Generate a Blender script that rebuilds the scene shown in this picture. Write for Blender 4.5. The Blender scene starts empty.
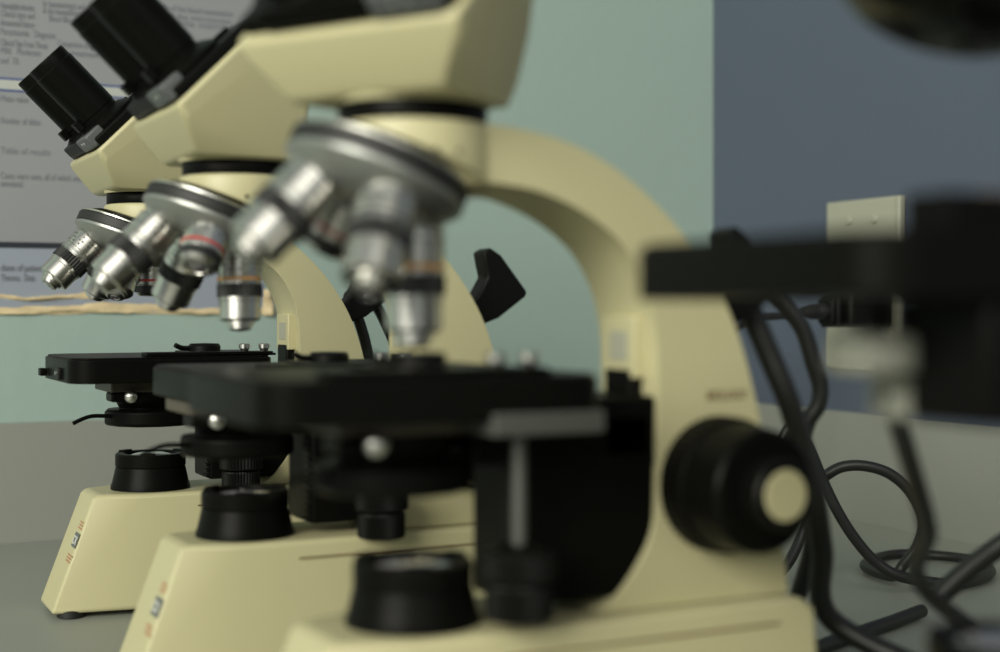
import bpy, bmesh, math, random
from mathutils import Vector, Matrix
S = bpy.context.scene
C = S.collection
rnd = random.Random(7)
PI = math.pi

# ---------------------------------------------------------------- camera, sky, lights, exposure
H = 1.0                       # eye height of the camera; the bench top is at 0.75
YAW = math.radians(27)
FPX = 1411.0
cam_d = bpy.data.cameras.new('camera'); cam = bpy.data.objects.new('camera', cam_d); C.objects.link(cam)
cam.location = (0, 0, H); cam.rotation_euler = (PI/2, 0, -YAW)
cam_d.sensor_width = 36; cam_d.lens = 36*FPX/1000.0
cam_d.shift_y = -0.016
cam_d.clip_start = 0.02
cam_d.dof.use_dof = True; cam_d.dof.focus_distance = 1.215; cam_d.dof.aperture_fstop = 3.6
S.camera = cam
S.view_settings.view_transform = 'Standard'; S.view_settings.look = 'None'
S.view_settings.gamma = 1; S.view_settings.use_curve_mapping = False
S.view_settings.exposure = 0.0

W = bpy.data.worlds.new('world'); S.world = W; W.use_nodes = True
W.node_tree.nodes['Background'].inputs[0].default_value = (0.80, 0.90, 0.88, 1)
W.node_tree.nodes['Background'].inputs[1].default_value = 0.26

def area(name, loc, target, sx, sy, power, col):
    d = bpy.data.lights.new(name, 'AREA'); d.shape = 'RECTANGLE'; d.size = sx; d.size_y = sy
    d.energy = power; d.color = col
    o = bpy.data.objects.new(name, d); C.objects.link(o); o.location = loc
    o.rotation_euler = (Vector(target)-Vector(loc)).to_track_quat('-Z', 'Y').to_euler()
    return o
area('window_daylight', (-3.5, -1.7, 2.75), (0.4, 0.9, 0.95), 3.0, 2.2, 270, (1.0, 0.98, 0.86))
area('ceiling_daylight', (-0.1, -1.5, 2.45), (0.5, 0.9, 0.9), 2.2, 1.7, 24, (1.0, 0.97, 0.88))

# ---------------------------------------------------------------- materials
def mat(name, col, rough=.5, metal=0, bump=0, bscale=200, noise=0, nscale=20, spec=.5, coat=0, emit=None):
    m = bpy.data.materials.new(name); m.use_nodes = True
    nt = m.node_tree; b = nt.nodes['Principled BSDF']
    b.inputs['Base Color'].default_value = (*col, 1)
    b.inputs['Roughness'].default_value = rough; b.inputs['Metallic'].default_value = metal
    b.inputs['Specular IOR Level'].default_value = spec
    if coat: b.inputs['Coat Weight'].default_value = coat
    tc = nt.nodes.new('ShaderNodeTexCoord')
    if noise:
        n = nt.nodes.new('ShaderNodeTexNoise'); n.inputs['Scale'].default_value = nscale; n.inputs['Detail'].default_value = 5
        r = nt.nodes.new('ShaderNodeMix'); r.data_type = 'RGBA'
        r.inputs[6].default_value = (*[c*(1-noise) for c in col], 1)
        r.inputs[7].default_value = (*[min(1, c*(1+noise)) for c in col], 1)
        nt.links.new(tc.outputs['Object'], n.inputs['Vector'])
        nt.links.new(n.outputs[0], r.inputs[0]); nt.links.new(r.outputs[2], b.inputs['Base Color'])
    if bump:
        n2 = nt.nodes.new('ShaderNodeTexNoise'); n2.inputs['Scale'].default_value = bscale; n2.inputs['Detail'].default_value = 3
        bp = nt.nodes.new('ShaderNodeBump'); bp.inputs['Strength'].default_value = bump; bp.inputs['Distance'].default_value = .002
        nt.links.new(tc.outputs['Object'], n2.inputs['Vector'])
        nt.links.new(n2.outputs[0], bp.inputs['Height']); nt.links.new(bp.outputs[0], b.inputs['Normal'])
    return m
M = dict(
 cream=mat('cream_enamel', (.505, .470, .275), .42, bump=.08, bscale=900, noise=.03, nscale=12),
 black=mat('black_plastic', (.004, .004, .0036), .42, spec=.16, noise=.2, nscale=60),
 satin=mat('black_satin_metal', (.0038, .0038, .0033), .36, .0, spec=.06, bump=.05, bscale=1200, noise=.2, nscale=40),
 rubber=mat('black_rubber', (.009, .009, .009), .55),
 cable=mat('black_cable', (.012, .012, .011), .42),
 chrome=mat('chrome', (.62, .61, .57), .29, 1, noise=.03, nscale=80),
 brush=mat('brushed_nickel', (.62, .62, .58), .33, 1, noise=.05, nscale=90),
 turret=mat('grey_anodised_metal', (.33, .34, .32), .36, .75),
 greypl=mat('grey_plastic', (.085, .092, .092), .4),
 dark=mat('shaded_turret_metal', (.08, .08, .075), .25, .9),  # turret metal darkened, shading put into its colour
 red=mat('red_ring', (.45, .05, .04), .4),
 orange=mat('orange_ring', (.55, .27, .07), .4),
 yellow=mat('yellow_ring', (.55, .42, .10), .4),
 glass=mat('lens_glass', (.30, .28, .30), .05, .6, coat=1),
 tan=mat('brown_filter_holder', (.075, .060, .040), .45),
 teal=mat('teal_wall_paint', (.315, .415, .372), .62, bump=.25, bscale=60, noise=.05, nscale=3),
 blue=mat('blue_wall_paint', (.080, .100, .140), .62, bump=.25, bscale=60, noise=.06, nscale=3),
 grey=mat('grey_laminate', (.258, .268, .236), .5, bump=.1, bscale=150, noise=.05, nscale=4),
 top=mat('grey_bench_top', (.275, .29, .25), .45, noise=.05, nscale=5),
 wood=mat('bench_wood', (.25, .2, .14), .5, noise=.15, nscale=8),
 white=mat('white_ceiling_paint', (.6, .6, .56), .8, bump=.1),
 floor=mat('floor_tile', (.25, .24, .2), .4, noise=.1, nscale=3),
 socket=mat('ivory_socket_plastic', (.36, .36, .28), .4, noise=.02, nscale=10),
 paper=mat('poster_paper', (.25, .26, .27), .6, noise=.03, nscale=6),
 paper2=mat('blue_white_paper', (.27, .30, .355), .6, noise=.04, nscale=8),
 paleband=mat('pale_stripe_ink', (.42, .44, .40), .6),
 blueink=mat('blue_ink', (.06, .085, .21), .6),
 ink=mat('grey_ink', (.165, .17, .19), .6),
 darkink=mat('dark_ink', (.012, .015, .025), .6),
 torn=mat('tan_torn_paper', (.62, .50, .30), .75, bump=.5, bscale=90, noise=.35, nscale=45),
 whiteprint=mat('white_engraving', (.7, .7, .65), .5),
 brownprint=mat('brown_print', (.16, .10, .05), .5),
 brass=mat('orange_glow_brass', (.30, .19, .08), .45, .5),  # brownish tone that imitates an orange glow on the stage
 matte=mat('matte_silver_paint', (.22, .225, .185), .65, spec=.3),
 bracket=mat('dark_grey_metal', (.085, .088, .078), .45, .3),
 label=mat('label_grey', (.12, .14, .13), .5),
 pinkprint=mat('red_brown_print', (.42, .20, .10), .5),
)

# ---------------------------------------------------------------- helpers
def finish(name, bm, m, parent=None, bev=0, seg=3, angle=35, loc=None):
    bmesh.ops.recalc_face_normals(bm, faces=bm.faces)
    me = bpy.data.meshes.new(name); bm.to_mesh(me); bm.free()
    me.materials.append(m)
    for p in me.polygons: p.use_smooth = True
    me.set_sharp_from_angle(angle=math.radians(angle))
    o = bpy.data.objects.new(name, me); C.objects.link(o)
    if loc: o.location = loc
    if parent: o.parent = parent
    if bev:
        md = o.modifiers.new('bevel', 'BEVEL'); md.width = bev; md.segments = seg; md.limit_method = 'ANGLE'
        md.angle_limit = math.radians(30); md.harden_normals = False
    return o
def tag(o, label=None, cat=None, group=None, kind=None):
    if label: o['label'] = label
    if cat: o['category'] = cat
    if group: o['group'] = group
    if kind: o['kind'] = kind
    return o
def empty(name, loc, rz=0):
    o = bpy.data.objects.new(name, None); C.objects.link(o); o.location = loc; o.rotation_euler = (0, 0, rz)
    o.empty_display_size = .05
    return o
def box(bm, x0, x1, y0, y1, z0, z1, Mx=None):
    vs = [bm.verts.new((x, y, z)) for z in (z0, z1) for (x, y) in ((x0, y0), (x1, y0), (x1, y1), (x0, y1))]
    for f in ((0,1,2,3), (7,6,5,4), (0,4,5,1), (1,5,6,2), (2,6,7,3), (3,7,4,0)): bm.faces.new([vs[i] for i in f])
    if Mx is not None: bmesh.ops.transform(bm, matrix=Mx, verts=vs)
    return vs
def frame(origin, axis):
    q = Vector(axis).normalized().to_track_quat('Z', 'X')
    return Matrix.Translation(Vector(origin)) @ q.to_matrix().to_4x4()
def lathe(bm, prof, Mx=None, n=40, knurl=None):
    """prof: [(r, t)] along local z; closed at both ends. knurl=(i0,i1,count,depth) ribs between profile rows."""
    rows = []
    for k, (r, t) in enumerate(prof):
        if r < 1e-6: rows.append([bm.verts.new((0, 0, t))]); continue
        row = []
        nn = n
        for i in range(nn):
            rr = r
            if knurl and knurl[0] <= k <= knurl[1] and i % 2: rr = r - knurl[2]
            a = 2*PI*i/nn
            row.append(bm.verts.new((rr*math.cos(a), rr*math.sin(a), t)))
        rows.append(row)
    for a, b in zip(rows, rows[1:]):
        if len(a) == 1 and len(b) == 1: continue
        for i in range(n):
            j = (i+1) % n
            if len(a) == 1: bm.faces.new((a[0], b[j], b[i]))
            elif len(b) == 1: bm.faces.new((a[i], a[j], b[0]))
            else: bm.faces.new((a[i], a[j], b[j], b[i]))
    if len(rows[0]) > 1: bm.faces.new(rows[0][::-1])
    if len(rows[-1]) > 1: bm.faces.new(rows[-1])
    vs = [v for r in rows for v in r]
    if Mx is not None: bmesh.ops.transform(bm, matrix=Mx, verts=vs)
    return vs
def prism(bm, pts, y0, y1, Mx=None):
    """polygon in the x-z plane pulled from y0 to y1"""
    a = [bm.verts.new((x, y0, z)) for x, z in pts]; b = [bm.verts.new((x, y1, z)) for x, z in pts]
    bm.faces.new(a); bm.faces.new(b[::-1])
    n = len(pts)
    for i in range(n): bm.faces.new((a[i], b[i], b[(i+1) % n], a[(i+1) % n]))
    if Mx is not None: bmesh.ops.transform(bm, matrix=Mx, verts=a+b)
def rrect(x0, x1, y0, y1, r, n=8):
    pts = []
    for cx, cy, a0 in ((x1-r, y1-r, 0), (x0+r, y1-r, PI/2), (x0+r, y0+r, PI), (x1-r, y0+r, 1.5*PI)):
        for i in range(n+1):
            a = a0+PI/2*i/n; pts.append((cx+r*math.cos(a), cy+r*math.sin(a)))
    return pts
def plate(bm, pts, z0, z1):
    a = [bm.verts.new((x, y, z0)) for x, y in pts]; b = [bm.verts.new((x, y, z1)) for x, y in pts]
    bm.faces.new(a[::-1]); bm.faces.new(b)
    n = len(pts)
    for i in range(n): bm.faces.new((a[i], a[(i+1) % n], b[(i+1) % n], b[i]))
def spline(pts, sub=10, closed=False):
    P = [Vector(p) for p in pts]; out = []
    n = len(P)
    for i in range(n-1):
        p0 = P[max(i-1, 0)]; p1 = P[i]; p2 = P[i+1]; p3 = P[min(i+2, n-1)]
        for k in range(sub):
            t = k/sub
            out.append(.5*((2*p1)+(p2-p0)*t+(2*p0-5*p1+4*p2-p3)*t*t+(3*p1-p0-3*p2+p3)*t**3))
    out.append(P[-1]); return out
def tube(bm, path, r, n=12, rf=None):
    rows = []; up = Vector((0, 0, 1))
    t0 = (path[1]-path[0]).normalized()
    nrm = t0.orthogonal().normalized()
    for i, p in enumerate(path):
        t = (path[min(i+1, len(path)-1)]-path[max(i-1, 0)]).normalized()
        nrm = (nrm-t*nrm.dot(t)).normalized(); b = t.cross(nrm)
        rr = rf(i/(len(path)-1)) if rf else r
        rows.append([bm.verts.new(p+nrm*rr*math.cos(2*PI*k/n)+b*rr*math.sin(2*PI*k/n)) for k in range(n)])
    for a, c in zip(rows, rows[1:]):
        for k in range(n): bm.faces.new((a[k], a[(k+1) % n], c[(k+1) % n], c[k]))
    bm.faces.new(rows[0][::-1]); bm.faces.new(rows[-1])
def NB(): return bmesh.new()
def text_obj(name, s, size, Mx, m, parent, depth=.0002, align='LEFT', sx=1):
    cu = bpy.data.curves.new(name, 'FONT'); cu.body = s; cu.size = size; cu.extrude = depth; cu.align_x = align
    tmp = bpy.data.objects.new('tmp', cu); C.objects.link(tmp)
    dg = bpy.context.evaluated_depsgraph_get(); dg.update()
    me = bpy.data.meshes.new_from_object(tmp.evaluated_get(dg))
    bpy.data.objects.remove(tmp)
    me.transform(Mx @ Matrix.Diagonal((sx, 1, 1, 1)))
    me.materials.clear(); me.materials.append(m); me.name = name
    o = bpy.data.objects.new(name, me); C.objects.link(o)
    if parent: o.parent = parent
    return o
def join_meshes(name, objs, m, parent=None):
    bm = NB()
    for o in objs:
        bm.from_mesh(o.data)
        bpy.data.objects.remove(o)
    me = bpy.data.meshes.new(name); bm.to_mesh(me); bm.free(); me.materials.append(m)
    o = bpy.data.objects.new(name, me); C.objects.link(o)
    if parent: o.parent = parent
    return o

# ---------------------------------------------------------------- the room
TY = 1.6; TX = 1.145; TZ = .75          # teal wall at y = TY, blue wall at x = TX, bench top at TZ
def struct(name, m, boxes, bev=0):
    bm = NB()
    for b in boxes: box(bm, *b)
    return tag(finish(name, bm, m, bev=bev), kind='structure')
struct('wall_back', M['teal'], [(-3.0, TX, TY, TY+.1, 0, 2.9)])
struct('wall_right', M['blue'], [(TX, TX+.1, -2.5, TY+.1, 0, 2.9)])
struct('floor', M['floor'], [(-3.0, TX, -2.5, TY, -.05, 0)])
# grey upstand that runs round the bench against both walls
struct('trim_1', M['grey'], [(-1.6, TX-.0121, TY-.012, TY, TZ-.04, H-.122)], bev=.001)
struct('trim_2', M['grey'], [(TX-.012, TX, -1.2, TY, TZ-.04, H-.122)], bev=.001)
bench = empty('laboratory_bench', (.4, .2, 0))
tag(bench, 'pale grey laboratory bench top carrying the row of microscopes', 'bench')
def bpart(name, m, b, bev=.002):
    bm = NB(); box(bm, b[0]-.4, b[1]-.4, b[2]-.2, b[3]-.2, b[4], b[5]); return finish(name, bm, m, bench, bev=bev)
bpart('worktop', M['top'], (-.12, TX-.0122, -1.0, TY-.0122, TZ-.04, TZ), .0005)
bpart('side_panel', M['wood'], (-.08, TX-.02, TY-.06, TY-.02, 0, TZ-.04))
bpart('side_panel', M['wood'], (-.08, TX-.02, -.98, -.94, 0, TZ-.04))
bpart('back_panel', M['wood'], (TX-.06, TX-.02, -.94, TY-.06, .1, TZ-.04))

# ---------------------------------------------------------------- microscope
ALPHA = math.radians(22)
NEAR_OBJ = {'long': .064, 'mid': .056, 'short': .038, 'tall': .072}
def objective(parent, kind, origin, axis, ringm):
    """a nickel objective screwed into the turret, pointing along axis"""
    L = NEAR_OBJ[kind]; F = frame(origin, axis)
    o = None
    if kind == 'short':
        prof = [(0, 0), (.0120, 0), (.0120, .008), (.0145, .0085), (.0145, .028), (.0138, .029), (.0138, .034), (.011, .0375), (.008, .038), (.0075, .036), (0, .036)]
        bm = NB(); lathe(bm, prof, F, 40); o = finish('objective', bm, M['chrome'], parent, angle=30)
        bm = NB(); lathe(bm, [(.0138, .0235), (.0148, .0235), (.0148, .0255), (.0138, .0255)], F, 40); finish('colour_ring', bm, ringm, o, angle=30)
        bm = NB(); lathe(bm, [(.0130, .0292), (.0141, .0292), (.0141, .0345), (.0130, .0345)], F, 40); finish('black_band', bm, M['rubber'], o)
        bm = NB(); lathe(bm, [(0, .0355), (.0070, .0358), (.006, .0372), (0, .0378)], F, 24); finish('front_lens', bm, M['glass'], o)
    else:
        prof = [(0, 0), (.0120, 0), (.0120, .009), (.0142, .0095), (.0142, .0125), (.0136, .013), (.0136, .0138), (.0146, .0142),
                (.0146, .0265), (.0138, .027), (.0138, .0275), (.0146, .028), (.0146, .0325), (.0136, .0328), (.0136, .0425),
                (.0143, .0428), (.0143, .0450), (.0136, .0455), (.0136, .0575), (.0128, .0585), (.0110, .0590), (.0095, .0592), (.0095, .0615), (.0078, .0618), (.0078, .0640), (.0058, .0655), (.0045, .0655), (.004, .0645), (0, .0645)]
        f = L/.066
        prof = [(r, t*f) for r, t in prof]
        bm = NB(); lathe(bm, prof, F, 48); o = finish('objective', bm, M['chrome'], parent, angle=30)
        bm = NB(); lathe(bm, [(.0135, .0336*f), (.0152, .0336*f), (.0152, .0422*f), (.0135, .0422*f)], F, 72, knurl=(1, 2, .0007)); finish('black_band', bm, M['rubber'], o, angle=20)
        bm = NB(); lathe(bm, [(.0138, .0290*f), (.0149, .0290*f), (.0149, .0312*f), (.0138, .0312*f)], F, 40); finish('colour_ring', bm, ringm, o)
        bm = NB(); lathe(bm, [(0, .0642*f), (.0040, .0645*f), (.003, .0658*f), (0, .0662*f)], F, 20); finish('front_lens', bm, M['glass'], o)
    # engraved marks round the barrel: small dark characters
    bm = NB()
    for row, zz in enumerate((.0165, .0200, .0232) if kind != 'short' else (.0125, .0165)):
        for i in range(30):
            if rnd.random() < .35: continue
            a = 2*PI*i/30 + row*.3; r = .01465
            w = .0005+rnd.random()*.0004
            Mx = F @ Matrix.Rotation(a, 4, 'Z')
            box(bm, r-.0004, r+.0001, -w, w, zz-.0007, zz+.0007, Mx)
    finish('engraving', bm, M['greypl'], o)
    return o

def smooth_poly(pts, sub=8):
    return [(p.x, p.y) for p in spline([(x, z, 0) for x, z in pts], sub)]

def microscope(x, y, label, lift=0, head_yaw=0, stage_dx=0, stage_dz=0, drive_dx=0, cond_dx=0, turn=0,
               slots=('long', 'long', 'long', 'short'), hanger=True, text=True, rz=0, silver=False, slider=False, kdx=0, cdz=0, hold_dx=None, bracket=0, hold_h=0, base_dx=0, turret_dx=0, turret_dz=0, turret_mat='turret'):
    T = empty('microscope', (x, y, TZ), rz); tag(T, label, 'microscope', 'row of cream binocular microscopes')
    b = H-TZ+lift            # local z of the height called 0 below
    def Z(h): return b+h     # heights measured from eye level
    # ----- base
    lo = .0045; base_top = -.1510-lift
    bm = NB(); bt = Z(base_top)
    for sgn in (-1, 1):
        for (bx, bw, bz) in ((-.0865, .030, lo), (-.0535, .027, bt-.004), (-.0495, .027, bt), (-.014, .0405, bt), (-.022, .0405, lo), (.205, .0405, bt), (.215, .0400, bt-.006), (.222, .0405, lo)):
            bm.verts.new((bx+base_dx, sgn*bw, bz))
    bmesh.ops.convex_hull(bm, input=bm.verts)
    bmesh.ops.dissolve_limit(bm, angle_limit=math.radians(4), verts=bm.verts, edges=bm.edges)
    base = finish('base', bm, M['cream'], T, bev=.0035, seg=4)
    for fx in (-.07, .20):
        for fy in (-.022, .022):
            bm = NB(); lathe(bm, [(.009, 0), (.011, .001), (.011, .006), (.009, .008)], Matrix.Translation((fx, fy, 0)), 20); finish('rubber_foot', bm, M['rubber'], base)
    # seam line round the base top
    bm = NB(); box(bm, .03, .19, -.0409, -.0400, Z(base_top-.0125), Z(base_top-.0115)); finish('seam', bm, M['brownprint'], base)
    # front label on the sloping face of the base
    d = Vector((.0330, 0, base_top-.004-(lo-b))).normalized()
    slope = Vector((-.0865+base_dx, 0, lo)); nrm = Vector((-d.z, 0, d.x))
    # text runs from bottom to top on the slope: right = down the near edge
    def on_slope(t, yy, off=.0003):
        p = slope+d*t+nrm*off; return Vector((p.x, yy, p.z))
    L = (Vector((-.0535, 0, Z(base_top-.004)))-slope).length
    R = Matrix((( 0, d.x, nrm.x, 0), (-1, 0, 0, 0), (0, d.z, nrm.z, 0), (0, 0, 0, 1)))   # columns: right(-y), up(d), out
    bm = NB()
    for vs in [box(bm, -.008, .008, -.006, .006, 0, .0006)]: pass
    bmesh.ops.transform(bm, matrix=Matrix.Translation(on_slope(L-.035, -.020, 0)) @ R, verts=bm.verts)
    lb = finish('label', bm, M['label'], base)
    text_obj('lettering', 'CX', .010, Matrix.Translation(on_slope(L-.0385, -.020, .0009)) @ R, M['whiteprint'], lb, align='CENTER')
    for t0, w in ((L-.022, .014), (L-.050, .018)):
        bm = NB()
        for k in range(3):
            box(bm, -w/2+rnd.random()*.002, w/2-rnd.random()*.003, .0025*k-.0035, .0025*k-.0023, 0, .0004)
        bmesh.ops.transform(bm, matrix=Matrix.Translation(on_slope(t0, -.020, 0)) @ R, verts=bm.verts)
        finish('printed_line', bm, M['pinkprint'], base)
    # ----- lamp collector on the base
    F = Matrix.Translation((base_dx*.7, 0, Z(base_top)))
    bm = NB(); lathe(bm, [(0, -.002), (.0330, -.002), (.0330, .002), (.0316, .006), (.0288, .0185), (.0283, .0190), (.0292, .0195), (.0292, .0285), (.0283, .030), (.0225, .030), (.0215, .026), (0, .026)], F, 56)
    col = finish('lamp_collector', bm, M['satin'], T, angle=28)
    bm = NB(); lathe(bm, [(0, .0255), (.0213, .0258), (.018, .0285), (.010, .0300), (0, .0304)], F, 40); finish('collector_lens', bm, M['glass'], col)
    for a in (0.2, 2.3, 4.4):
        bm = NB(); box(bm, .0228, .0285, -.006, .006, .0295, .0315, F @ Matrix.Rotation(a, 4, 'Z'))
        finish('filter_stop', bm, M['satin'], col, bev=.0006)
    # ----- arm: curved cream limb
    outer = [(-.002, .0885), (.02, .0888), (.050, .0865), (.080, .079), (.110, .0630), (.140, .0375), (.162, .0090), (.176, -.020), (.188, -.060), (.198, -.100), (.203, -.130), (.206, -.1505)]+([(.206, -.1505-lift)] if lift else [])
    inner = ([(.088, -.1505-lift)] if lift else [])+[(.088, -.1505), (.098, -.1440), (.1105, -.1300), (.1205, -.112), (.1230, -.088), (.1235, -.040), (.1220, -.010), (.1160, .012), (.1030, .032), (.0820, .047), (.0580, .0565), (.0360, .0600), (.0100, .0605), (-.002, .0605)]
    poly = smooth_poly(outer, 6)+smooth_poly(inner, 6)
    bm = NB(); prism(bm, [(px, Z(pz)) for px, pz in poly], -.028, .028)
    arm = finish('arm', bm, M['cream'], T, bev=.005, seg=4, angle=30)
    # cylindrical nose at the end of the arm, cut off along the tilted turret
    C0 = Vector((-.0200+turret_dx, 0, .0580+turret_dz))
    D = Vector((-math.sin(ALPHA), 0, -math.cos(ALPHA))); E1 = Vector((math.cos(ALPHA), 0, -math.sin(ALPHA))); E2 = Vector((0, -1, 0))
    bm = NB(); lathe(bm, [(0, .030), (.0385, .030), (.0385, .086), (.0375, .0885), (0, .0885)], Matrix.Translation((0, 0, Z(0))), 64)
    geom = bm.verts[:]+bm.edges[:]+bm.faces[:]
    pc = C0-D*.016; pc = Vector((pc.x, pc.y, Z(pc.z)))
    bmesh.ops.bisect_plane(bm, geom=geom, plane_co=pc, plane_no=D, clear_outer=True)
    ed = [e for e in bm.edges if len(e.link_faces) == 1]; bmesh.ops.edgenet_fill(bm, edges=ed)
    nose = finish('arm_nose', bm, M['cream'], T, bev=.0012)
    for dy, ang in ((0, -1.70), (0, -1.40)):
        F = frame((.0386*math.cos(ang), .0386*math.sin(ang), Z(.0735)), (math.cos(ang), math.sin(ang), 0))
        bm = NB(); lathe(bm, [(0, -.001), (.0012, -.001), (.0012, .0003), (0, .0003)], F, 12); finish('set_screw', bm, M['black'], nose)
    # print on the side of the arm
    if text:
        TM = Matrix.Translation((.1655, -.0283, Z(-.0465))) @ Matrix.Rotation(PI/2, 4, 'X')
        text_obj('lettering', 'BIOLOGY', .0070, TM, M['brownprint'], arm, align='CENTER', sx=.85)
    # steel rail on the front of the arm, and its label
    bm = NB(); box(bm, .1165, .1240, -.016, .016, Z(-.035), Z(-.0035)); rail = finish('rail', bm, M['cream'], T, bev=.001)
    bm = NB(); box(bm, .1158, .1166, -.010, .007, Z(-.026), Z(-.011)); finish('label', bm, M['socket'], rail)
    # ----- focus carriage, stage bracket and substage block
    sz = stage_dz-.0030
    bm = NB(); box(bm, .1160, .1245, -.013, .013, Z(-.145), Z(-.030)); finish('focus_carriage', bm, M['satin'], T, bev=.002)
    bm = NB()
    box(bm, .044, .1235, -.025, .025, Z(-.1440), Z(-.078+sz)); box(bm, .092, .1235, -.026, .026, Z(-.080), Z(-.0490+sz)); box(bm, .020, .1205, -.026, .026, Z(-.0800+sz), Z(-.0575+sz))
    blk = finish('stage_bracket', bm, M['satin'], T, bev=.0025)
    bm = NB()
    for k in range(14): box(bm, .0415, .0442, -.025, -.015, Z(-.142+k*.0045), Z(-.1395+k*.0045))
    finish('rack', bm, M['black'], blk)
    # ----- stage
    s0 = -.078+stage_dx; s1 = min(.089+stage_dx, .1105)
    bm = NB(); plate(bm, rrect(s0, s1, -.070, .070, .020), Z(-.0555+sz), Z(-.0365+sz)); stage = finish('stage', bm, M['satin'], T, bev=.0012)
    bm = NB(); plate(bm, rrect(s0+.002, s1-.002, -.068, .068, .018), Z(-.0368+sz), Z(-.0350+sz)); finish('stage_surface', bm, M['greypl'] if False else M['satin'], stage, bev=.0006)
    # clamp and slider poking out of the front edge
    if slider:
        bm = NB(); box(bm, s0-.006, s0-.0005, .040, .052, Z(-.0530+sz), Z(-.0465+sz)); finish('slider', bm, M['satin'], stage, bev=.001)
    if slider:
        bm = NB(); box(bm, s0-.003, s0+.002, -.030, -.012, Z(-.0535+sz), Z(-.0440+sz)); finish('stop_block', bm, M['black'], stage, bev=.001)
        bm = NB(); lathe(bm, [(0, 0), (.0016, 0), (.0016, .002), (0, .002)], frame((s0-.0025, -.022, Z(-.048+sz)), (-1, 0, 0)), 14); finish('screw', bm, M['chrome'], stage)
    # mechanical slide holder
    q = drive_dx if hold_dx is None else hold_dx
    hol = NB()
    box(hol, -.020+q, .086+q, -.060, -.040, Z(-.0349+sz), Z(-.0315+sz+hold_h)); box(hol, .030+q, .0885+q, -.060, .050, Z(-.0349+sz), Z(-.0330+sz))
    hold = finish('slide_holder', hol, M['satin'], stage, bev=.0008)
    bm = NB(); lathe(bm, [(0, -.0330), (.0125, -.0330), (.0135, -.0325), (.0135, -.0275), (.012, -.0255), (0, -.0250)], Matrix.Translation((.038+q, -.020, Z(sz))), 36, ); finish('clamp_knob', bm, M['black'], hold)
    bm = NB(); tube(bm, spline([(.026+q, -.020, Z(-.0295+sz)), (.018+q, -.022, Z(-.0290+sz)), (.012+q, -.024, Z(-.0265+sz))], 5), .0022, 8); finish('finger', bm, M['black'], hold)
    for sx_ in (.064, .081):
        bm = NB(); lathe(bm, [(0, -.0318), (.0030, -.0318), (.0038, -.0295), (.0048, -.0292), (.0048, -.0258), (.0042, -.0252), (0, -.0252)], Matrix.Translation((sx_+q, -.050, Z(sz))), 24); finish('screw', bm, M['chrome'], hold)
    # ----- coaxial drive hanging under the stage
    dx = .064+drive_dx
    bm = NB(); box(bm, dx-.025, dx+.032, -.0745, -.036, Z(-.0615+sz), Z(-.0556+sz)); box(bm, dx-.025, dx+.032, -.0745, -.0706, Z(-.0560+sz), Z(-.0515+sz)); drv = finish('drive_bracket', bm, M['bracket'], T, bev=.001)
    F = Matrix.Translation((dx, -.050, Z(sz)))
    bm = NB(); lathe(bm, [(0, -.145), (.0036, -.145), (.0036, -.0600), (0, -.0600)], F, 20); finish('shaft', bm, M['bracket'], drv)
    bm = NB(); lathe(bm, [(0, -.130), (.0170, -.130), (.0180, -.129), (.0180, -.1185), (.0165, -.1170), (.009, -.1140), (0, -.1140)], F, 80, knurl=(2, 3, .0009)); finish('upper_knob', bm, M['black'], drv, angle=20)
    bm = NB(); lathe(bm, [(0, -.1485), (.0150, -.1485), (.0160, -.1475), (.0160, -.1330), (.0150, -.1318), (0, -.1318)], F, 80, knurl=(2, 3, .0009)); finish('lower_knob', bm, M['black'], drv, angle=20)
    # ----- condenser
    cx = cond_dx; sz = stage_dz+cdz-.0015
    F = Matrix.Translation((cx, 0, Z(sz)))
    bm = NB(); lathe(bm, [(0, -.0558), (.022, -.0558), (.030, -.060), (.030, -.074), (.026, -.0815), (.036, -.0818), (.0385, -.0835), (.0385, -.0935), (.036, -.0955), (.018, -.0962), (0, -.0950)], F, 12)
    con = finish('condenser', bm, M['satin'], T, bev=.001)
    if not silver:
        bm = NB(); box(bm, -.040+cx, .024+cx, -.034, .034, Z(-.0665+sz), Z(-.0575+sz)); finish('filter_holder', bm, M['tan'], con, bev=.0015)
    bm = NB(); box(bm, -.040+cx, -.018+cx, -.036, -.012, Z(-.0740+sz), Z(-.0660+sz)); finish('centring_block', bm, M['satin'], con, bev=.002)
    bm = NB(); lathe(bm, [(0, 0), (.0032, 0), (.0030, .006), (.0048, .0065), (.0054, .009), (.0048, .0125), (.003, .0140), (0, .0143)], frame((-.024+cx, -.036, Z(-.0690+sz)), (-.25, -1, 0)), 28); finish('centring_screw', bm, M['chrome'], con)
    bm = NB(); tube(bm, spline([(-.034+cx, -.012, Z(-.0870+sz)), (-.050+cx, -.014, Z(-.0860+sz)), (-.059+cx, -.015, Z(-.0880+sz)), (-.067+cx, -.016, Z(-.0915+sz))], 6), .0017, 8); finish('aperture_lever', bm, M['satin'], con)
    if silver:
        for (kx, ky, kt, r, l) in ((-.082, -.020, -.0700, .0155, .0125), (-.061, -.014, -.0845, .0135, .0140)):
            F = Matrix.Translation((kx, ky, Z(stage_dz+kt)))
            bm = NB(); lathe(bm, [(0, -l), (r*.9, -l), (r, -l+.0015), (r, -.0015), (r*.9, 0), (0, 0)], F, 40); finish('silver_knob', bm, M['matte'], con)
            bm = NB(); lathe(bm, [(0, 0), (.005, 0), (.005, -.0590-kt), (0, -.0590-kt)], F, 20); finish('knob_stem', bm, M['black'], con)
        bm = NB(); lathe(bm, [(0, 0), (.006, 0), (.007, .001), (.007, .011), (.006, .0125), (0, .0125)], Matrix.Translation((-.067, -.052, Z(stage_dz-.0465+hold_h))), 32); finish('added_glow_knob', bm, M['brass'], hold)  # small knob added on the holder to imitate an orange glow
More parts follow.
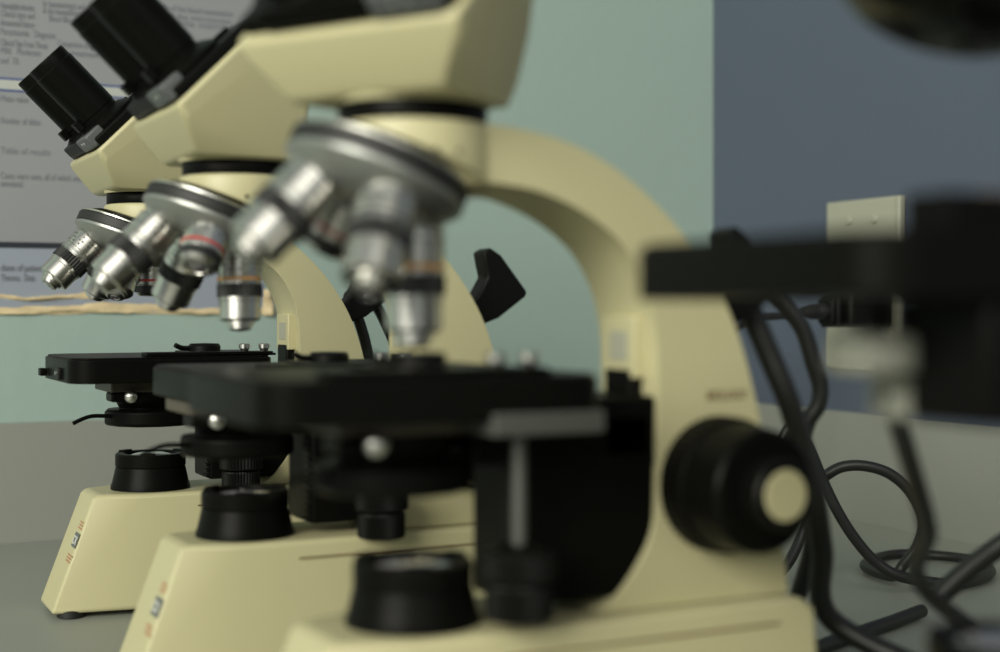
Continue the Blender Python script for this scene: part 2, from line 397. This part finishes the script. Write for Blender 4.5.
        bm = NB(); box(bm, -.078, -.010, -.066, -.030, Z(-.0980+stage_dz), Z(-.0555+stage_dz)); box(bm, -.050, .060, -.060, -.030, Z(-.0620+stage_dz), Z(-.0555+stage_dz)); finish('drive_housing', bm, M['satin'], blk, bev=.004)
    # ----- coarse and fine focus knobs on both sides
    for s in (-1, 1):
        F = frame((.1585, s*.0240, Z(-.0895)), (0, s, 0))
        bm = NB(); lathe(bm, [(0, 0), (.0345, 0), (.0350, .002), (.0350, .018), (.0340, .0205), (.0325, .0215), (.0320, .030), (.0305, .0450), (.0285, .0470), (.0180, .0480), (0, .0480)], F, 96, knurl=(2, 3, .0010))
        kn = finish('coarse_focus_knob', bm, M['satin'], T, angle=20)
        bm = NB(); lathe(bm, [(0, .0475), (.0175, .0475), (.0180, .0485), (.0180, .0600), (.0165, .0615), (0, .0615)], F, 72, knurl=(2, 3, .0007)); fk = finish('fine_focus_knob', bm, M['black'], kn, angle=20)
        bm = NB(); lathe(bm, [(0, .0610), (.0125, .0610), (.0125, .0618), (.0120, .0622), (0, .0622)], F, 40); finish('knob_cap', bm, M['cream'], kn)
    # ----- ring between arm and head
    F = Matrix.Translation((0, 0, Z(0)))
    bm = NB(); lathe(bm, [(.030, .0870), (.0355, .0870), (.0362, .0885), (.0362, .0965), (.0355, .0980), (.030, .0980)], F, 72)
    rg = finish('head_ring', bm, M['satin'], T)
    # ----- binocular head (may be turned round on the ring)
    HM = Matrix.Rotation(head_yaw, 4, 'Z')
    def hf(name, bm, m, parent, **k):
        bmesh.ops.transform(bm, matrix=HM, verts=bm.verts); return finish(name, bm, m, parent, **k)
    up = .0505
    P1 = (-.0568, .1265); a48 = math.radians(45.5); inc = .080
    ux, uz = math.cos(a48), math.sin(a48)
    P2 = (P1[0]+ux*inc, P1[1]+uz*inc)
    bm = NB(); lathe(bm, [(0, .0978), (.0375, .0978), (.0385, .0995), (.0385, .1030), (.030, .1200), (0, .1200)], F, 56)
    neck = hf('head_neck', bm, M['cream'], T)
    bm = NB()
    V = []
    wz, wx = math.cos(a48), -math.sin(a48)          # outward normal of the incline
    for s in (-1, 1):
        for (vx, vz) in (P1, P2): V.append((vx, s*.0635, vz))
        for (vx, vz) in ((P1[0]-wx*.009, P1[1]-wz*.009), (P2[0]-wx*.009, P2[1]-wz*.009)): V.append((vx, s*.0620, vz))
        for (vx, vz) in ((P2[0]+.026, P2[1]-.004), (.0300, .160), (.0360, .135), (.0345, .110), (.029, .0985), (-.036, .0985), (-.041, .1020)):
            wy = .0615-.20*(vx-P1[0])-.25*(P1[1]-vz)
            if vx < -.03: wy -= .006
            V.append((vx, s*min(wy, .0625), vz))
    vs = [bm.verts.new((vx, vy, Z(vz))) for vx, vy, vz in V]
    r = bmesh.ops.convex_hull(bm, input=vs)
    bmesh.ops.delete(bm, geom=[g for g in r['geom_interior'] if isinstance(g, bmesh.types.BMVert)], context='VERTS')
    bmesh.ops.dissolve_limit(bm, angle_limit=math.radians(6), verts=bm.verts, edges=bm.edges)
    head = hf('binocular_head', bm, M['cream'], T, bev=.0035, seg=4, angle=30)
    # black face plate on the incline
    nx, nz = -uz, ux
    def on_inc(t, off, yy): return Vector((P1[0]+ux*t+nx*off, yy, Z(P1[1]+uz*t+nz*off)))
    IM = Matrix(((ux, 0, nx, 0), (0, 1, 0, 0), (uz, 0, nz, 0), (0, 0, 0, 1)))
    def inc_box(bm, t0, t1, y0, y1, o0, o1):
        vs = box(bm, t0, t1, y0, y1, o0, o1); bmesh.ops.transform(bm, matrix=Matrix.Translation((P1[0], 0, Z(P1[1]))) @ IM, verts=vs)
    bm = NB(); inc_box(bm, .0055, inc-.002, -.060, .060, -.001, .008); fp = hf('face_plate', bm, M['satin'], head, bev=.002)
    bm = NB(); inc_box(bm, .002, .012, -.044, .044, .003, .0130); inc_box(bm, .012, .070, -.030, -.022, .007, .011); inc_box(bm, .012, .070, .022, .030, .007, .011)
    hf('hinge_plate', bm, M['satin'], head, bev=.0015)
    bm = NB(); inc_box(bm, .0005, .0170, -.058, -.020, .0020, .0138); hf('hinge_scale', bm, M['greypl'], head, bev=.0018)
    for yy in (-.042, -.034):
        bm = NB(); lathe(bm, [(0, 0), (.0016, 0), (.0016, .0012), (0, .0012)], Matrix.Translation((P1[0], 0, Z(P1[1]))) @ IM @ Matrix.Translation((.0015, yy, .009)) @ Matrix.Rotation(-PI/2, 4, 'Y'), 14); hf('screw', bm, M['chrome'], head)
    for yy in (-.031, .031):
        F2 = Matrix.Translation(on_inc(.0290, .007, yy)) @ IM
        # dovetail slide carrying the tube
        bm = NB(); lathe(bm, [(0, 0), (.0265, 0), (.0270, .001), (.0270, .004), (.0260, .0050), (.0190, .0095), (0, .0095)], F2, 56); hf('tube_mount', bm, M['satin'], head)
        bm = NB(); lathe(bm, [(0, .009), (.0172, .009), (.0172, .0135), (.0178, .0140), (.0178, .0605), (.0172, .0612), (.0172, .0685), (.0166, .070), (.0135, .070), (.0125, .0680), (0, .0675)], F2, 56)
        ep = hf('eyepiece_tube', bm, M['satin'], T, angle=25)
        bm = NB(); lathe(bm, [(0, .0670), (.0120, .0672), (.008, .0688), (0, .0695)], F2, 32); hf('eye_lens', bm, M['glass'], ep)
        bm = NB(); box(bm, -.0225, -.0165, -.0045, .0045, .0100, .0190, F2); hf('clip', bm, M['satin'], ep, bev=.0008)
    # ----- turret with its objectives
    c0 = Vector((C0.x, 0, Z(C0.z)))
    FT = frame(c0, D)
    bm = NB(); lathe(bm, [(0, -.016), (.033, -.016), (.036, -.0145), (.036, -.0115), (0, -.0115)], FT, 56); tr = finish('turret_mount', bm, M['satin'], T)
    bm = NB(); lathe(bm, [(0, -.0118), (.0430, -.0118), (.0440, -.0110), (.0440, -.0100), (.0425, -.0095), (0, -.0095)], FT, 64); finish('rim', bm, M['brush'], tr)
    bm = NB(); lathe(bm, [(0, -.0096), (.0440, -.0096), (.0448, -.0088), (.0448, -.0022), (.0435, -.0015), (0, -.0015)], FT, 96); nz_ = finish('turret_grip', bm, M['rubber'], tr, angle=18)
    bm = NB(); lathe(bm, [(0, -.0018), (.0440, -.0018), (.0448, -.0010), (.0448, .0010), (.0425, .0035), (.0345, .0110), (.0270, .0140), (0, .0145)], FT, 72)
    nosep = finish('nosepiece', bm, M[turret_mat], T, angle=30)
    rings = (M['orange'], M['greypl'], M['turret'], M['brush'])
    for k, kind in enumerate(slots):
        th = math.radians(90*k+turn)
        rad = E1*math.cos(th)+E2*math.sin(th)
        ax = D*math.cos(ALPHA)+rad*math.sin(ALPHA)
        o = c0+rad*.0225
        bm = NB(); lathe(bm, [(0, .000), (.0160, .000), (.0160, .0095), (.0150, .0108), (0, .0108)], frame(o, ax), 40); finish('objective_port', bm, M[turret_mat], nosep)
        if kind is None:
            bm = NB(); lathe(bm, [(0, .0105), (.0125, .0105), (.0125, .0125), (.0115, .0135), (0, .0135)], frame(o, ax), 32); finish('port_cap', bm, M['black'], nosep)
            continue
        objective(T, kind, o, ax, M['red'] if kind == 'short' else rings[k % 4])
    # ----- cord hanger on the back of the arm
    if hanger:
        pts = [(.184, .0420), (.190, .0455), (.199, .0400), (.2205, .0135), (.2195, .0100), (.197, -.0060), (.180, -.012), (.166, -.006), (.181, .012), (.188, .024), (.186, .032)]
        pts = [(px-.004, pz) for px, pz in pts]
        bm = NB(); prism(bm, [(px, Z(pz)) for px, pz in pts], -.009, .009); finish('cord_hook', bm, M['black'], T, bev=.002)
    return T

A = microscope(.280, 1.204, 'farthest cream binocular microscope in the row, sharp, beside the wall poster',
               slots=('short', 'mid', 'long', 'mid'), hold_dx=.003, slider=True, text=False)
B = microscope(.273, .925, 'second cream binocular microscope from the poster, with an orange-ringed objective over the stage',
               slots=('long', 'short', 'tall', 'long'), turn=7, base_dx=.008, stage_dx=.034, drive_dx=.020, text=False)
Cc = microscope(.273, .629, 'large blurred cream microscope in the middle with cream-capped black focus knob and head turned sideways',
                slots=('tall', 'long', 'long', 'short'), head_yaw=math.radians(31), stage_dx=-.018, stage_dz=.0085, drive_dx=-.032, hold_dx=-.044,
                cdz=.002, cond_dx=-.011, turret_dz=.004)
Dd = microscope(.405, .380, 'nearest, most blurred microscope at the right edge, only black stage and turret in view',
                lift=.055, turret_dx=-.010, turret_dz=.004, turret_mat='dark', stage_dx=-.048, stage_dz=.007, drive_dx=.01, hold_dx=-.068, hold_h=.009, cond_dx=-.010, slots=(None, None, None, None), silver=True)  # same turret type, its darker metal stands in for shading

# ---------------------------------------------------------------- poster on the teal wall
def wpt(u, v, Y=TY):
    """world x, z on the plane y = Y for a point of the photograph"""
    k = (u-500)/FPX
    zf = Y/(-math.sin(YAW)*k+math.cos(YAW)); return (math.cos(YAW)*k+math.sin(YAW))*zf, H+(310-v)/FPX*zf
px0 = -.15; px1 = .512; lineZ = 1.070
po = empty('wall_poster', (px1, TY, 1.0)); tag(po, 'large grey-white printed poster with blue stripe taped to the teal wall', 'poster')
def loc(bm): bmesh.ops.translate(bm, vec=(-px1, -TY, -1.0), verts=bm.verts)
def pobox(name, m, x0, x1, z0, z1, d0, d1, parent=po):
    bm = NB(); box(bm, x0, x1, TY-d1, TY-d0, z0, z1); loc(bm); return finish(name, bm, m, parent)
pobox('poster_sheet', M['paper'], px0, px1-.004, lineZ, 1.62, .0004, .0030)
zs = wpt(0, 84)[1]
pobox('pale_stripe', M['paleband'], px0, px1-.004, zs-.0055, zs+.0045, .0028, .0034)
pobox('blue_stripe', M['blueink'], px0, px1-.004, zs+.0045, zs+.0070, .0028, .0034)
pobox('blue_stripe', M['blueink'], px0, px1-.004, zs-.0080, zs-.0055, .0028, .0034)
pobox('bottom_bar', M['darkink'], px0, px1-.004, lineZ-.002, lineZ+.0035, .0028, .0036)
texts = []
rowsL = [(0, 5, 34, 'Haemoglobin disorders', 0), (0, 13, 34, 'Clinical signs and', 0), (0, 22, 34, 'documented history', 0), (0, 31, 55, 'Parasitaemia   Diagnosis', 0),
         (0, 42, 47, 'Clinical Sign From Threat', 0), (0, 50, 40, 'Mild   Moderate', 0), (0, 60, 18, 'and  TB', 0),
         (42, 3, 96, 'by haematologist and nurse', 0), (42, 10, 90, 'in the haematology clinic', 0), (48, 18, 84, 'Blood film result', 0), (57, 43, 95, 'Comparison of age', 0), (62, 52, 98, 'by treatment', 0),
         (0, 98, 28, 'Mean value', 0), (0, 175, 84, 'Cases were seen, all of which were', 0), (0, 183, 23, 'untreated.', 0),
         (150, 6, 232, 'Results of the blood examination', 0), (152, 14, 230, 'under the microscope', 0), (170, 22, 232, 'Slide stained', 0), (0, 120, 40, 'Number of slides', 0), (0, 150, 50, 'Table of results', 0)]
def wtext(u0, v, u1, s, z0=None):
    x0_, z_ = wpt(u0, v); x1_, _ = wpt(u1, v)
    if z0: z_ = z0
    z_ -= (x0_-wpt(0, v)[0])*0
    size = .0105
    t = text_obj('t', s, size, Matrix.Identity(4), M['ink'], None, depth=.0001)
    w = max(v_.co.x for v_ in t.data.vertices) or 1
    t.data.transform(Matrix.Translation((x0_-px1, -.0033, z_-.004-1.0)) @ Matrix.Rotation(PI/2, 4, 'X') @ Matrix.Diagonal(((x1_-x0_)/w, 1, 1, 1)))
    return t
texts = [wtext(u0, v, u1, s) for u0, v, u1, s, _ in rowsL]
join_meshes('printed_text', texts, M['ink'], po)
# lower sheet with its torn tan border
ls = empty('wall_notice', (px1, TY, 1.0)); tag(ls, 'blue-white paper notice with torn tan edge, directly below the large poster', 'notice')
bm = NB(); box(bm, px0, px1-.008, TY-.0022, TY-.0004, .998, lineZ-.003); loc(bm); finish('notice_sheet', bm, M['paper2'], ls)
t1 = wtext(0, 267, 42, 'dates of patient'); t2 = wtext(0, 277, 34, 'Thermo.  Data')
join_meshes('printed_text', [t1, t2], M['ink'], ls)
def torn(name, z_hi, z_lo, x0, x1, seed, amp, d=.005):
    r = random.Random(seed); bm = NB(); n = 90; prev = None; ph = [r.random()*6 for _ in range(4)]
    for i in range(n+1):
        f = i/n; x = x0+(x1-x0)*f
        wv = amp*(math.sin(f*9+ph[0])*.6+math.sin(f*23+ph[1])*.35+math.sin(f*61+ph[2])*.2)
        zt = z_hi+wv+r.uniform(-1, 1)*.0008; zb = z_lo+wv*.3+r.uniform(-1, 1)*.0006
        if zt < zb+.0015: zt = zb+.0015
        row = [bm.verts.new((x, TY-.0012, zb)), bm.verts.new((x, TY-d*(.55+.4*math.sin(f*40+ph[3])), zb+.001)), bm.verts.new((x, TY-d*(.8+.3*math.sin(f*31)), (zt+zb)/2)),
               bm.verts.new((x, TY-d*.5, zt)), bm.verts.new((x, TY-.0012, zt))]
        if prev:
            for k in range(5): bm.faces.new((prev[k], prev[(k+1) % 5], row[(k+1) % 5], row[k]))
        else: bm.faces.new(row)
        prev = row
    bm.faces.new(prev[::-1]); loc(bm); return finish(name, bm, M['torn'], ls, angle=60)
torn('torn_edge', 1.0035, .9950, px0, px1-.006, 3, .0050)
torn('torn_fold', 1.0185, 1.0110, px0, px1-.19, 5, .0042, .007)
bm = NB()
prev = None; r = random.Random(11)
for i in range(13):
    f = i/12; z = .994+.030*f; w = .010*(1-f)**.6+.002
    row = [bm.verts.new((px1-.010, TY-.003, z)), bm.verts.new((px1-.006+w*.5, TY-.008-.003*math.sin(f*9), z)), bm.verts.new((px1-.006+w+r.uniform(-.001, .001), TY-.004, z)), bm.verts.new((px1-.006+w*.5, TY-.001, z))]
    if prev:
        for k in range(4): bm.faces.new((prev[k], prev[(k+1) % 4], row[(k+1) % 4], row[k]))
    else: bm.faces.new(row)
    prev = row
bm.faces.new(prev[::-1]); loc(bm); finish('curled_corner', bm, M['torn'], ls, angle=60)

# ---------------------------------------------------------------- socket panel and plug on the blue wall
def bpt(u, v, X=TX):
    k = (u-500)/FPX
    zf = X/(math.cos(YAW)*k+math.sin(YAW)); return (-math.sin(YAW)*k+math.cos(YAW))*zf, H+(310-v)/FPX*zf
y_far, zt = bpt(833, 203); y_near, _ = bpt(907, 192)
sp = empty('wall_socket', (TX, (y_far+y_near)/2, zt-.10)); tag(sp, 'ivory switched power socket panel screwed to the blue wall', 'socket')
yc = (y_far+y_near)/2; hw = (y_far-y_near)/2; zc = zt-.10
bm = NB(); box(bm, -.011, 0, -hw, hw, -.10, .10); plt = finish('cover_plate', bm, M['socket'], sp, bev=.003)
bm = NB(); box(bm, -.0135, -.0105, -hw+.012, hw-.012, -.085, .040); ins = finish('socket_insert', bm, M['socket'], sp, bev=.0015)
for yy in (-.022, .022):
    bm = NB(); lathe(bm, [(0, 0), (.0055, 0), (.0060, .001), (.0045, .0028), (0, .003)], frame((-.011, yy, .075), (-1, 0, 0)), 20); finish('screw_cover', bm, M['socket'], plt)
for yy in (-.030, .030):
    bm = NB(); box(bm, -.018, -.013, yy-.009, yy+.009, .008, .032); finish('rocker_switch', bm, M['socket'], ins, bev=.0015)
for yy in (-.030, .030):
    for (dy, dz, w, h_) in ((0, .000, .002, .004), (-.011, -.020, .003, .002), (.011, -.020, .003, .002)):
        bm = NB(); box(bm, -.0139, -.0134, yy+dy-w, yy+dy+w, -.035+dz-h_+.012, -.035+dz+h_+.012); finish('socket_hole', bm, M['black'], ins)
# plug
py, pz = bpt(884, 308); py = yc-.030+.0; 
pl = empty('power_plug', (TX-.0145, y_near+.030, 1.002)); tag(pl, 'black three-pin power plug pushed into the ivory wall socket', 'plug')
bm = NB(); vs = box(bm, -.062, 0, -.024, .024, -.022, .020); finish('plug_body', bm, M['black'], pl, bev=.006)
bm = NB(); box(bm, -.080, -.060, -.013, .013, -.018, .012); 
box(bm, -.074, -.066, -.016, .016, -.022, .016); finish('cord_grip', bm, M['black'], pl, bev=.003)
bm = NB(); lathe(bm, [(0, 0), (.0095, 0), (.0095, .010), (.0085, .012), (.0095, .014), (.0085, .018), (.0090, .020), (.0060, .034), (0, .034)], frame((-.079, 0, -.003), (-1, 0, -.05)), 20); finish('strain_relief', bm, M['rubber'], pl)
bm = NB(); tube(bm, spline([(-.110, 0, -.005), (-.140, 0, -.008), (-.185, .0, -.014), (-.225, .0, -.040), (-.250, .0, -.100), (-.262, .010, -.170), (-.28, .02, -.232), (-.32, .08, -.2450), (-.40, .12, -.2450)], 8), .0045, 12)
finish('cord', bm, M['cable'], pl)

# ---------------------------------------------------------------- power cords
def pt(u, v, zf):
    X = (u-500)/FPX*zf; return Vector((X*math.cos(YAW)+zf*math.sin(YAW), -X*math.sin(YAW)+zf*math.cos(YAW), H+(310-v)/FPX*zf))
def cord(pts, r, parent=None, label=None):
    bm = NB(); P = spline(pts, 12)
    o = Vector(parent.location) if parent else P[0].copy()
    P = [Vector((p.x, p.y, max(p.z, TZ+r+.0006))) for p in P]
    tube(bm, [p-o for p in P], r, 14); ob = finish('power_cord', bm, M['cable'], parent, angle=60)
    if not parent: ob.location = o
    return tag(ob, label, 'cord' if label else None)
zt_ = TZ+.0072
def floorpt(x, y): return Vector((x, y, zt_))
# two strands hanging behind the farthest microscope
cord([Vector((.478, 1.190, 1.010)), pt(349, 296, 1.300), pt(358, 318, 1.300), pt(367, 350, 1.31), pt(374, 400, 1.32), pt(385, 470, 1.34), Vector((.60, 1.15, .79)), floorpt(.64, 1.12), floorpt(.75, 1.15)], .0052, A)
cord([pt(366, 286, 1.318), pt(373, 300, 1.318), pt(384, 320, 1.318), pt(397, 352, 1.325), pt(406, 400, 1.33), pt(416, 470, 1.345), Vector((.64, 1.19, .79)), floorpt(.68, 1.22), floorpt(.78, 1.24)], .0052, A)
# cords down the back of the big microscope
cord([pt(741, 285, .79), pt(750, 310, .79), pt(767, 350, .79), pt(788, 400, .79), pt(803, 450, .80), pt(815, 500, .80), pt(822, 550, .81), pt(832, 620, .84), Vector((.60, .60, .785)), floorpt(.64, .57), floorpt(.80, .60)], .0066, Cc)
cord([pt(760, 284, .90), pt(785, 306, .90), pt(803, 330, .90), pt(813, 362, .90), pt(820, 385, .90), pt(818, 405, .90), pt(807, 424, .90), pt(802, 460, .90), pt(812, 540, .92), Vector((.61, .76, .79)), floorpt(.66, .80), floorpt(.82, .86)], .0055, Cc)
# stiff loop standing on the bench, one continuous cord
zl = 1.25
cord([floorpt(.60, .96), floorpt(.66, .95), pt(752, 520, zl-.02), pt(776, 455, zl-.02), pt(793, 425, zl-.02), pt(808, 446, zl-.02), pt(822, 479, zl-.012), pt(838, 512, zl-.012), pt(856, 540, zl-.012), pt(876, 562, zl-.012), pt(903, 577, zl-.012),
      Vector((.93, .93, zt_)), Vector((1.0, .96, zt_)), Vector((1.03, 1.02, zt_)), Vector((.99, 1.07, zt_)), Vector((.92, 1.04, zt_)),
      pt(892, 576, zl+.03), pt(904, 564, zl+.022), pt(918, 545, zl+.018), pt(923, 520, zl+.012), pt(911, 493, zl+.010), pt(890, 474, zl+.010), pt(865, 466, zl+.010), pt(842, 467, zl+.012), pt(824, 477, zl+.014),
      pt(808, 492, zl+.03), pt(804, 530, zl+.04), floorpt(.79, 1.02), floorpt(.72, 1.06)], .0050, None,
     'black power cord standing in a round loop beside the cream-capped focus knob')
# cords of the nearest microscope
cord([pt(872, 330, .62), pt(884, 380, .62), pt(900, 430, .62), pt(915, 480, .63), pt(928, 530, .66), pt(935, 600, .72), Vector((.62, .48, .78)), floorpt(.66, .46), floorpt(.76, .40)], .0045, Dd)
cord([pt(935, 600, .85), pt(962, 575, .85), pt(990, 553, .85), pt(1018, 535, .85), pt(1060, 512, .86), pt(1075, 520, .80), Vector((.62, .42, .85))], .0065, Dd)
